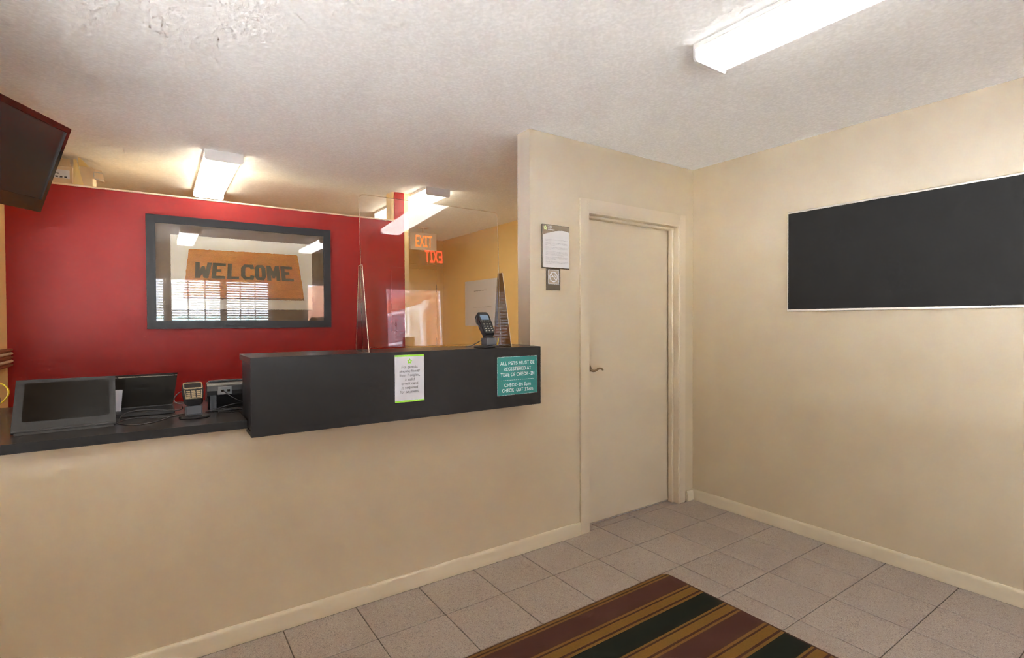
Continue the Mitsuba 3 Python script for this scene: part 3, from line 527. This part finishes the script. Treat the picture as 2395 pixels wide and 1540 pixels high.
# ------------------------------------------------------------------ welcome picture
wp = thing('framed_picture', 'black framed picture of a welcome doormat behind glass on the red wall', 'picture')
FX0, FX1, FZ0, FZ1, FWD = -0.05, 1.143, 1.291, 2.055, 0.052
yf0, yf1 = 4.188, YW
def miter(a, b, c, d): return FRONT(ext(Polygon([a, b, c, d]), yf1 - yf0), 0, yf1, 0)
i0, i1, j0, j1 = FX0 + FWD, FX1 - FWD, FZ0 + FWD, FZ1 - FWD
obj('frame_rail', miter((FX0, FZ1), (i0, j1), (i1, j1), (FX1, FZ1)), 'm_frameblack', wp)
obj('frame_rail', miter((FX0, FZ0), (FX1, FZ0), (i1, j0), (i0, j0)), 'm_frameblack', wp)
obj('frame_rail', miter((FX0, FZ0), (i0, j0), (i0, j1), (FX0, FZ1)), 'm_frameblack', wp)
obj('frame_rail', miter((FX1, FZ0), (FX1, FZ1), (i1, j1), (i1, j0)), 'm_frameblack', wp)
tag(obj('mat_board', bx(i0, i1, 4.206, 4.212, j0, j1), 'm_matboard', wp), 'dark brown mat')
pr = obj('print', bx(0.086, 1.005, 4.2045, 4.206, 1.426, 1.932), 'm_print', wp); tag(pr, 'cream print')
random.seed(3)
def rough_edge(pts, step=0.012, amp=0.0022, r=0.012):
    P = Polygon(pts).buffer(-r).buffer(r, quad_segs=4).exterior; n = int(P.length / step); R = []
    for k in range(n):
        q = P.interpolate(k / n, normalized=True); R.append((q.x + random.uniform(-amp, amp), q.y + random.uniform(-amp, amp)))
    return Polygon(R)
tag(obj('doormat_edge', FRONT(ext(rough_edge([(0.155, 1.497), (0.946, 1.497), (0.944, 1.52), (0.155, 1.53)], r=0.004), 0.0006), 0, 4.2045, 0), 'm_coiredge', pr), 'dark front edge of the doormat')
tag(obj('doormat', FRONT(ext(rough_edge([(0.155, 1.512), (0.944, 1.512), (0.898, 1.845), (0.19, 1.842)]), 0.0012), 0, 4.2045, 0), 'm_coir', pr), 'orange brown coir doormat')
from shapely.geometry import LineString, MultiLineString
LH, SW = 0.110 / 0.72, 0.0145
def strokes(*ls): return unary_union([LineString(l).buffer(SW * 0.92, cap_style=2, join_style=2, mitre_limit=1.6) for l in ls])
q = SW * 0.92
glyph = {'W': (0.092, strokes([(0.008, LH), (0.02, 0.0), (0.046, LH * 0.62), (0.072, 0.0), (0.084, LH)])), 'E': (0.084, strokes([(0.014, 0), (0.014, LH)], [(0.0, LH - q), (0.084, LH - q)], [(0.0, q), (0.084, q)], [(0.014, LH * 0.52), (0.058, LH * 0.52)])),
         'L': (0.076, strokes([(0.014, 0), (0.014, LH)], [(0.0, q), (0.076, q)])), 'C': (0.08, strokes([(0.076, LH * 0.72), (0.07, LH - q), (0.03, LH - q), (0.014, LH * 0.75), (0.014, LH * 0.25), (0.03, q), (0.07, q), (0.076, LH * 0.28)])),
         'O': (0.072, strokes([(0.036, LH - q), (0.024, LH - q), (0.014, LH * 0.78), (0.014, LH * 0.22), (0.024, q), (0.05, q), (0.06, LH * 0.22), (0.06, LH * 0.78), (0.05, LH - q), (0.034, LH - q)])),
         'M': (0.086, strokes([(0.012, 0), (0.012, LH)], [(0.074, 0), (0.074, LH)], [(0.012, LH - 0.002), (0.043, LH * 0.3), (0.074, LH - 0.002)]))}
P, xx = [], 0.0
for ch in 'WELCOME':
    w_, g = glyph[ch]; g = g.intersection(sbox(-1, 0, 1, LH))
    from shapely import affinity
    P.append(affinity.translate(g, xx, 0)); xx += w_ + 0.0115
xx -= 0.0115
tx = ext(affinity.scale(unary_union(P), 1, 0.72, origin=(0, 0)), 0.0006); LH *= 0.72; v = tx.vertices.copy(); v[:, 0] = (v[:, 0] / xx - 0.5) * 0.637 * (1.0 - 0.05 * (v[:, 1] / LH - 0.5)); tx.vertices = v
tag(obj('lettering', FRONT(tx, 0.545, 4.2033, 1.643), 'm_letterblk', pr), 'black WELCOME lettering')
obj('glass', FRONT(sheet(sbox(i0, j0, i1, j1)), 0, 4.196, 0), 'm_picglass', wp)

# ------------------------------------------------------------------ screens
ws = thing('wall_screen', 'large dark flat screen with thin silver rim on the right wall', 'television')
y0, y1, z0, z1 = 0.575, 1.692, 1.385, 2.002
obj('body', bx(XR - 0.03, XR - 0.002, y0, y1, z0, z1, 0.003), 'm_silver', ws)
obj('screen', bx(XR - 0.0312, XR - 0.0295, y0 + 0.008, y1 - 0.008, z0 + 0.013, z1 - 0.011), 'm_screen', ws)
e = 0.006
lt = thing('tilted_television', 'black television tilted forward from the left wall near the ceiling', 'television')
R_, U_, N_ = np.array([0.336, 0.939, 0.071]), np.array([0.301, -0.179, 0.937]), np.array([0.892, -0.294, -0.343])
R_ /= np.linalg.norm(R_); N_ = np.cross(R_, U_); N_ /= np.linalg.norm(N_); U_ = np.cross(N_, R_)
TR = np.array([-0.318, 3.214, 2.253]); tw, th = 0.73, 0.42
LM = np.eye(4); LM[:3, 0], LM[:3, 1], LM[:3, 2], LM[:3, 3] = R_, U_, N_, TR - U_ * th - R_ * tw
def LT(m): m = m.copy(); m.apply_transform(LM); return m
obj('bezel', LT(ext(rrect(tw, th, 0.006, tw / 2, th / 2).difference(rrect(tw - 0.05, th - 0.085, 0.001, tw / 2, th / 2 + 0.0175)), 0.03).apply_translation((0, 0, -0.03))), 'm_blackgloss', lt)
obj('screen', LT(bx(0.025, tw - 0.025, 0.06, th - 0.025, -0.012, -0.006)), 'm_monitor', lt)
obj('back_cover', LT(hull([(x, y, z) for (x, y, z) in [(0.006, 0.006, -0.03), (tw - 0.006, 0.006, -0.03), (0.006, th - 0.006, -0.03), (tw - 0.006, th - 0.006, -0.03), (0.14, 0.09, -0.06), (tw - 0.14, 0.09, -0.06), (0.14, th - 0.09, -0.06), (tw - 0.14, th - 0.09, -0.06)]])), 'm_black', lt)
c = (LM @ np.array([tw / 2, th / 2, -0.055, 1]))[:3]
obj('mount_arm', cyl(0.018, c, (XL + 0.012, c[1] + 0.12, c[2] + 0.02), 16), 'm_black', lt, smooth=40)
obj('wall_plate', bx(XL, XL + 0.014, c[1] + 0.02, c[1] + 0.22, c[2] - 0.06, c[2] + 0.14, 0.003), 'm_black', lt)

# ------------------------------------------------------------------ wall signs beside the door
YQ = YF - 0.0004
ps = thing('policy_sign', 'brown framed policy sign with a white sheet on the wall left of the door', 'sign')
x0, x1, z0, z1 = 1.862, 2.070, 1.645, 1.902; yq = YF - 0.013
obj('backplate', bx(x0, x1, yq, YQ, z0, z1, 0.002), 'm_darkbrown', ps)
hd = Polygon([(x0 + 0.004, z1 - 0.003), (x1 - 0.003, z1 - 0.003), (x1 - 0.003, z1 - 0.036)] + [(x0 + 0.004 + (x1 - x0 - 0.007) * t, z1 - 0.062 + 0.033 * math.sin(min(1, t * 1.25) * math.pi / 2) - max(0, t - 0.8) * 0.035) for t in np.linspace(1, 0, 14)])
sw = unary_union([sbox(x0 + 0.004, z0 + 0.004, x1 - 0.003, z1 - 0.003)]).difference(hd)
tag(obj('header', FRONT(ext(hd, 0.0006), 0, yq, 0), 'm_brownsign', ps), 'brown header with a curved lower edge')
sw = max(getattr(sw.buffer(-0.0005), 'geoms', [sw.buffer(-0.0005)]), key=lambda g: g.area)
tag(obj('sheet', FRONT(ext(sw, 0.0006), 0, yq, 0), 'm_white', ps), 'white text sheet')
tag(obj('star_emblem', FRONT(ext(star(0.0155, 0.55).difference(star(0.006, 0.5)), 0.0006), x0 + 0.021, yq - 0.0006, z1 - 0.021), 'm_star', ps), 'pale green star emblem')
L = [FRONT(text('EXTENDED', 0.0042, 0.0005, align='l'), x0 + 0.042, yq - 0.0006, z1 - 0.012), FRONT(text('STAY', 0.0082, 0.0005, True, 'l'), x0 + 0.041, yq - 0.0006, z1 - 0.0225), FRONT(text('AMERICA', 0.0082, 0.0005, True, 'l'), x0 + 0.041, yq - 0.0006, z1 - 0.034)]
tag(obj('lettering', cat_(L), 'm_white', ps), 'white lettering')
random.seed(11); L = []; z = z1 - 0.09
for n in (2, 3, 3, 4, 3, 3):
    for k in range(n):
        xx, end = x0 + 0.022, x1 - 0.018 - (0.0 if k < n - 1 else random.uniform(0.03, 0.13))
        while xx < end:
            wl_ = random.uniform(0.004, 0.013); L.append(bx(xx, min(xx + wl_, end), yq - 0.0009, yq - 0.0005, z, z + 0.0017)); xx += wl_ + 0.0018
        z -= 0.0066
    z -= 0.0058
obj('text_lines', cat_(L), 'm_inkgrey', ps)
ns = thing('no_smoking_sign', 'small dark brown sign with a white no smoking symbol below the policy sign', 'sign')
x0, x1, z0, z1 = 1.897, 2.003, 1.515, 1.6445; xm = (x0 + x1) / 2; yq = YF - 0.006
obj('backplate', bx(x0, x1, yq, YQ, z0, z1, 0.001), 'm_darkbrown', ns)
zc_ = z1 - 0.05
obj('symbol_panel', bx(xm - 0.04, xm + 0.04, yq - 0.0005, yq, zc_ - 0.042, zc_ + 0.042), 'm_taupe', ns)
sq = sbox(-0.041, -0.043, 0.041, 0.043); bd = sq.difference(sq.buffer(-0.0028, join_style=2))
ring = Point(0, 0).buffer(0.031).difference(Point(0, 0).buffer(0.0255)); slash = Polygon([(-0.021, 0.0175), (-0.0175, 0.021), (0.021, -0.0175), (0.0175, -0.021)])
cig = unary_union([sbox(-0.021, -0.002, -0.004, 0.003), sbox(0.008, -0.002, 0.02, 0.003), Point(0.009, 0.013).buffer(0.006).difference(Point(0.009, 0.013).buffer(0.0044)), Point(0.014, 0.008).buffer(0.005).difference(Point(0.014, 0.008).buffer(0.0035))])
tag(obj('symbol', FRONT(ext(unary_union([bd, ring, slash, cig]), 0.0006), xm, yq - 0.0004, zc_), 'm_white', ns), 'white crossed cigarette in a ring')

# paper on the corridor wall
pp = tag(obj('wall_paper_sheet', bx(XR - 0.004, XR - 0.001, 5.06, 5.83, 1.272, 1.835, 0.0005), 'm_paper'), 'white sheet of paper on the yellow wall behind the clear shield', 'paper')
obj('text_lines', cat_([bx(XR - 0.0046, XR - 0.004, 5.3, 5.6, 1.70, 1.708), bx(XR - 0.0046, XR - 0.004, 5.2, 5.62, 1.50, 1.505)]), 'm_inkgrey', 'wall_paper_sheet')

# ------------------------------------------------------------------ exit signs
def exit_sign(cx, y, zb, face, label, glow):
    t = thing('exit_sign', label, 'exit sign')
    w, hh = 0.33, 0.2
    parts = {'body': bx(-w / 2, w / 2, -0.022, 0.022, 0, hh, 0.004), 'canopy': bx(-0.06, 0.06, -0.03, 0.03, 2.44 - zb - 0.02, 2.44 - zb, 0.003), 'stem': cyl(0.012, (0, 0, hh - 0.005), (0, 0, 2.44 - zb - 0.01), 12)}
    tx = text('EXIT', 0.128, 0.001, True, width=0.212); tx = FRONT(tx, 0, -0.0221, 0.038)
    for k, m in parts.items():
        if face > 0: m = rot(m, [0, 0, 1], 180)
        obj(k, move(m, cx, y, zb), 'm_exitbody', t)
    if face > 0: tx = rot(tx, [0, 0, 1], 180)
    k = obj('lettering', move(tx, cx, y, zb), 'm_exitred', t); scene[k]['emitter'] = emit(glow); tag(k, 'glowing red EXIT lettering')
exit_sign(2.592, 5.6, 2.165, -1, 'exit sign hanging in the back corridor behind the clear shield', [0.62, 0.15, 0.03])
exit_sign(2.553, -0.35, 2.185, 1, 'exit sign by the entrance door, mirrored red in the clear shield', [6.0, 0.3, 0.15])

# ------------------------------------------------------------------ boxes above the red wall, on a cabinet hidden behind it
cb = thing('storage_cabinet', 'beige cabinet behind the red wall, under the cardboard boxes', 'cabinet')
obj('body', bx(-0.70, 0.15, 4.36, 4.80, 0.0, 2.19, 0.003), 'm_trimcream', cb)
b1 = thing('cardboard_box', 'cardboard box with a printed label beside the tilted television', 'box', 'cardboard boxes above the red wall')
obj('body', bx(-0.69, -0.435, 4.40, 4.70, 2.19, 2.345, 0.002), 'm_card', b1)
obj('flap', hull([(-0.69, 4.40, 2.345), (-0.445, 4.40, 2.345), (-0.69, 4.46, 2.41), (-0.455, 4.46, 2.41), (-0.69, 4.403, 2.343), (-0.445, 4.403, 2.343)]), 'm_card', b1)
lb = obj('printed_label', bx(-0.68, -0.45, 4.3985, 4.40, 2.268, 2.322), 'm_paper', b1); tag(lb, 'white printed label')
obj('text_lines', cat_([bx(-0.675 + 0.022 * k, -0.662 + 0.022 * k, 4.398, 4.3986, 2.272, 2.281) for k in range(10)] + [bx(-0.66, -0.5, 4.398, 4.3986, 2.295, 2.299)]), 'm_ink', lb)
tag(obj('side_flap', hull([(-0.433, 4.395, 2.19), (-0.429, 4.395, 2.19), (-0.37, 4.395, 2.19), (-0.43, 4.40, 2.40), (-0.415, 4.395, 2.40), (-0.433, 4.40, 2.19), (-0.37, 4.40, 2.19)]), 'm_cardinside', b1), 'pale open flap')
b2 = thing('cardboard_box', 'cardboard box with raised flaps above the red wall, right of the labelled box', 'box', 'cardboard boxes above the red wall')
obj('body', bx(-0.405, -0.338, 4.46, 4.72, 2.19, 2.375, 0.002), 'm_card', b2)
obj('end_flap', hull([(-0.34, 4.455, 2.30), (-0.275, 4.455, 2.285), (-0.275, 4.459, 2.285), (-0.34, 4.459, 2.30), (-0.35, 4.455, 2.37), (-0.29, 4.455, 2.357), (-0.29, 4.459, 2.357), (-0.35, 4.459, 2.37)]), 'm_card', b2)
tag(obj('flap_print', cat_([bx(-0.333, -0.283, 4.454, 4.4552, 2.342, 2.346), bx(-0.325, -0.279, 4.454, 4.4552, 2.297, 2.300), bx(-0.333, -0.330, 4.454, 4.4552, 2.310, 2.342)]), 'm_inkgrey', b2), 'grey printed lines')
tag(obj('side_flap', hull([(-0.41, 4.47, 2.375), (-0.355, 4.47, 2.375), (-0.41, 4.474, 2.375), (-0.355, 4.474, 2.375), (-0.415, 4.48, 2.435), (-0.40, 4.48, 2.43)]), 'm_cardinside', b2), 'pale triangular flap')

# ------------------------------------------------------------------ rug
rg = sbox(0.2, 0.2, 2.19, 1.772).buffer(-0.045).buffer(0.045, quad_segs=6)
top, mid = rg.buffer(-0.003), rg
m = cat_([ext(mid, 0.005), move(ext(top, 0.0025), 0, 0, 0.005)])
tag(obj('rug', m, 'm_rug'), 'striped brown, gold and black entrance rug on the tiled floor', 'rug')
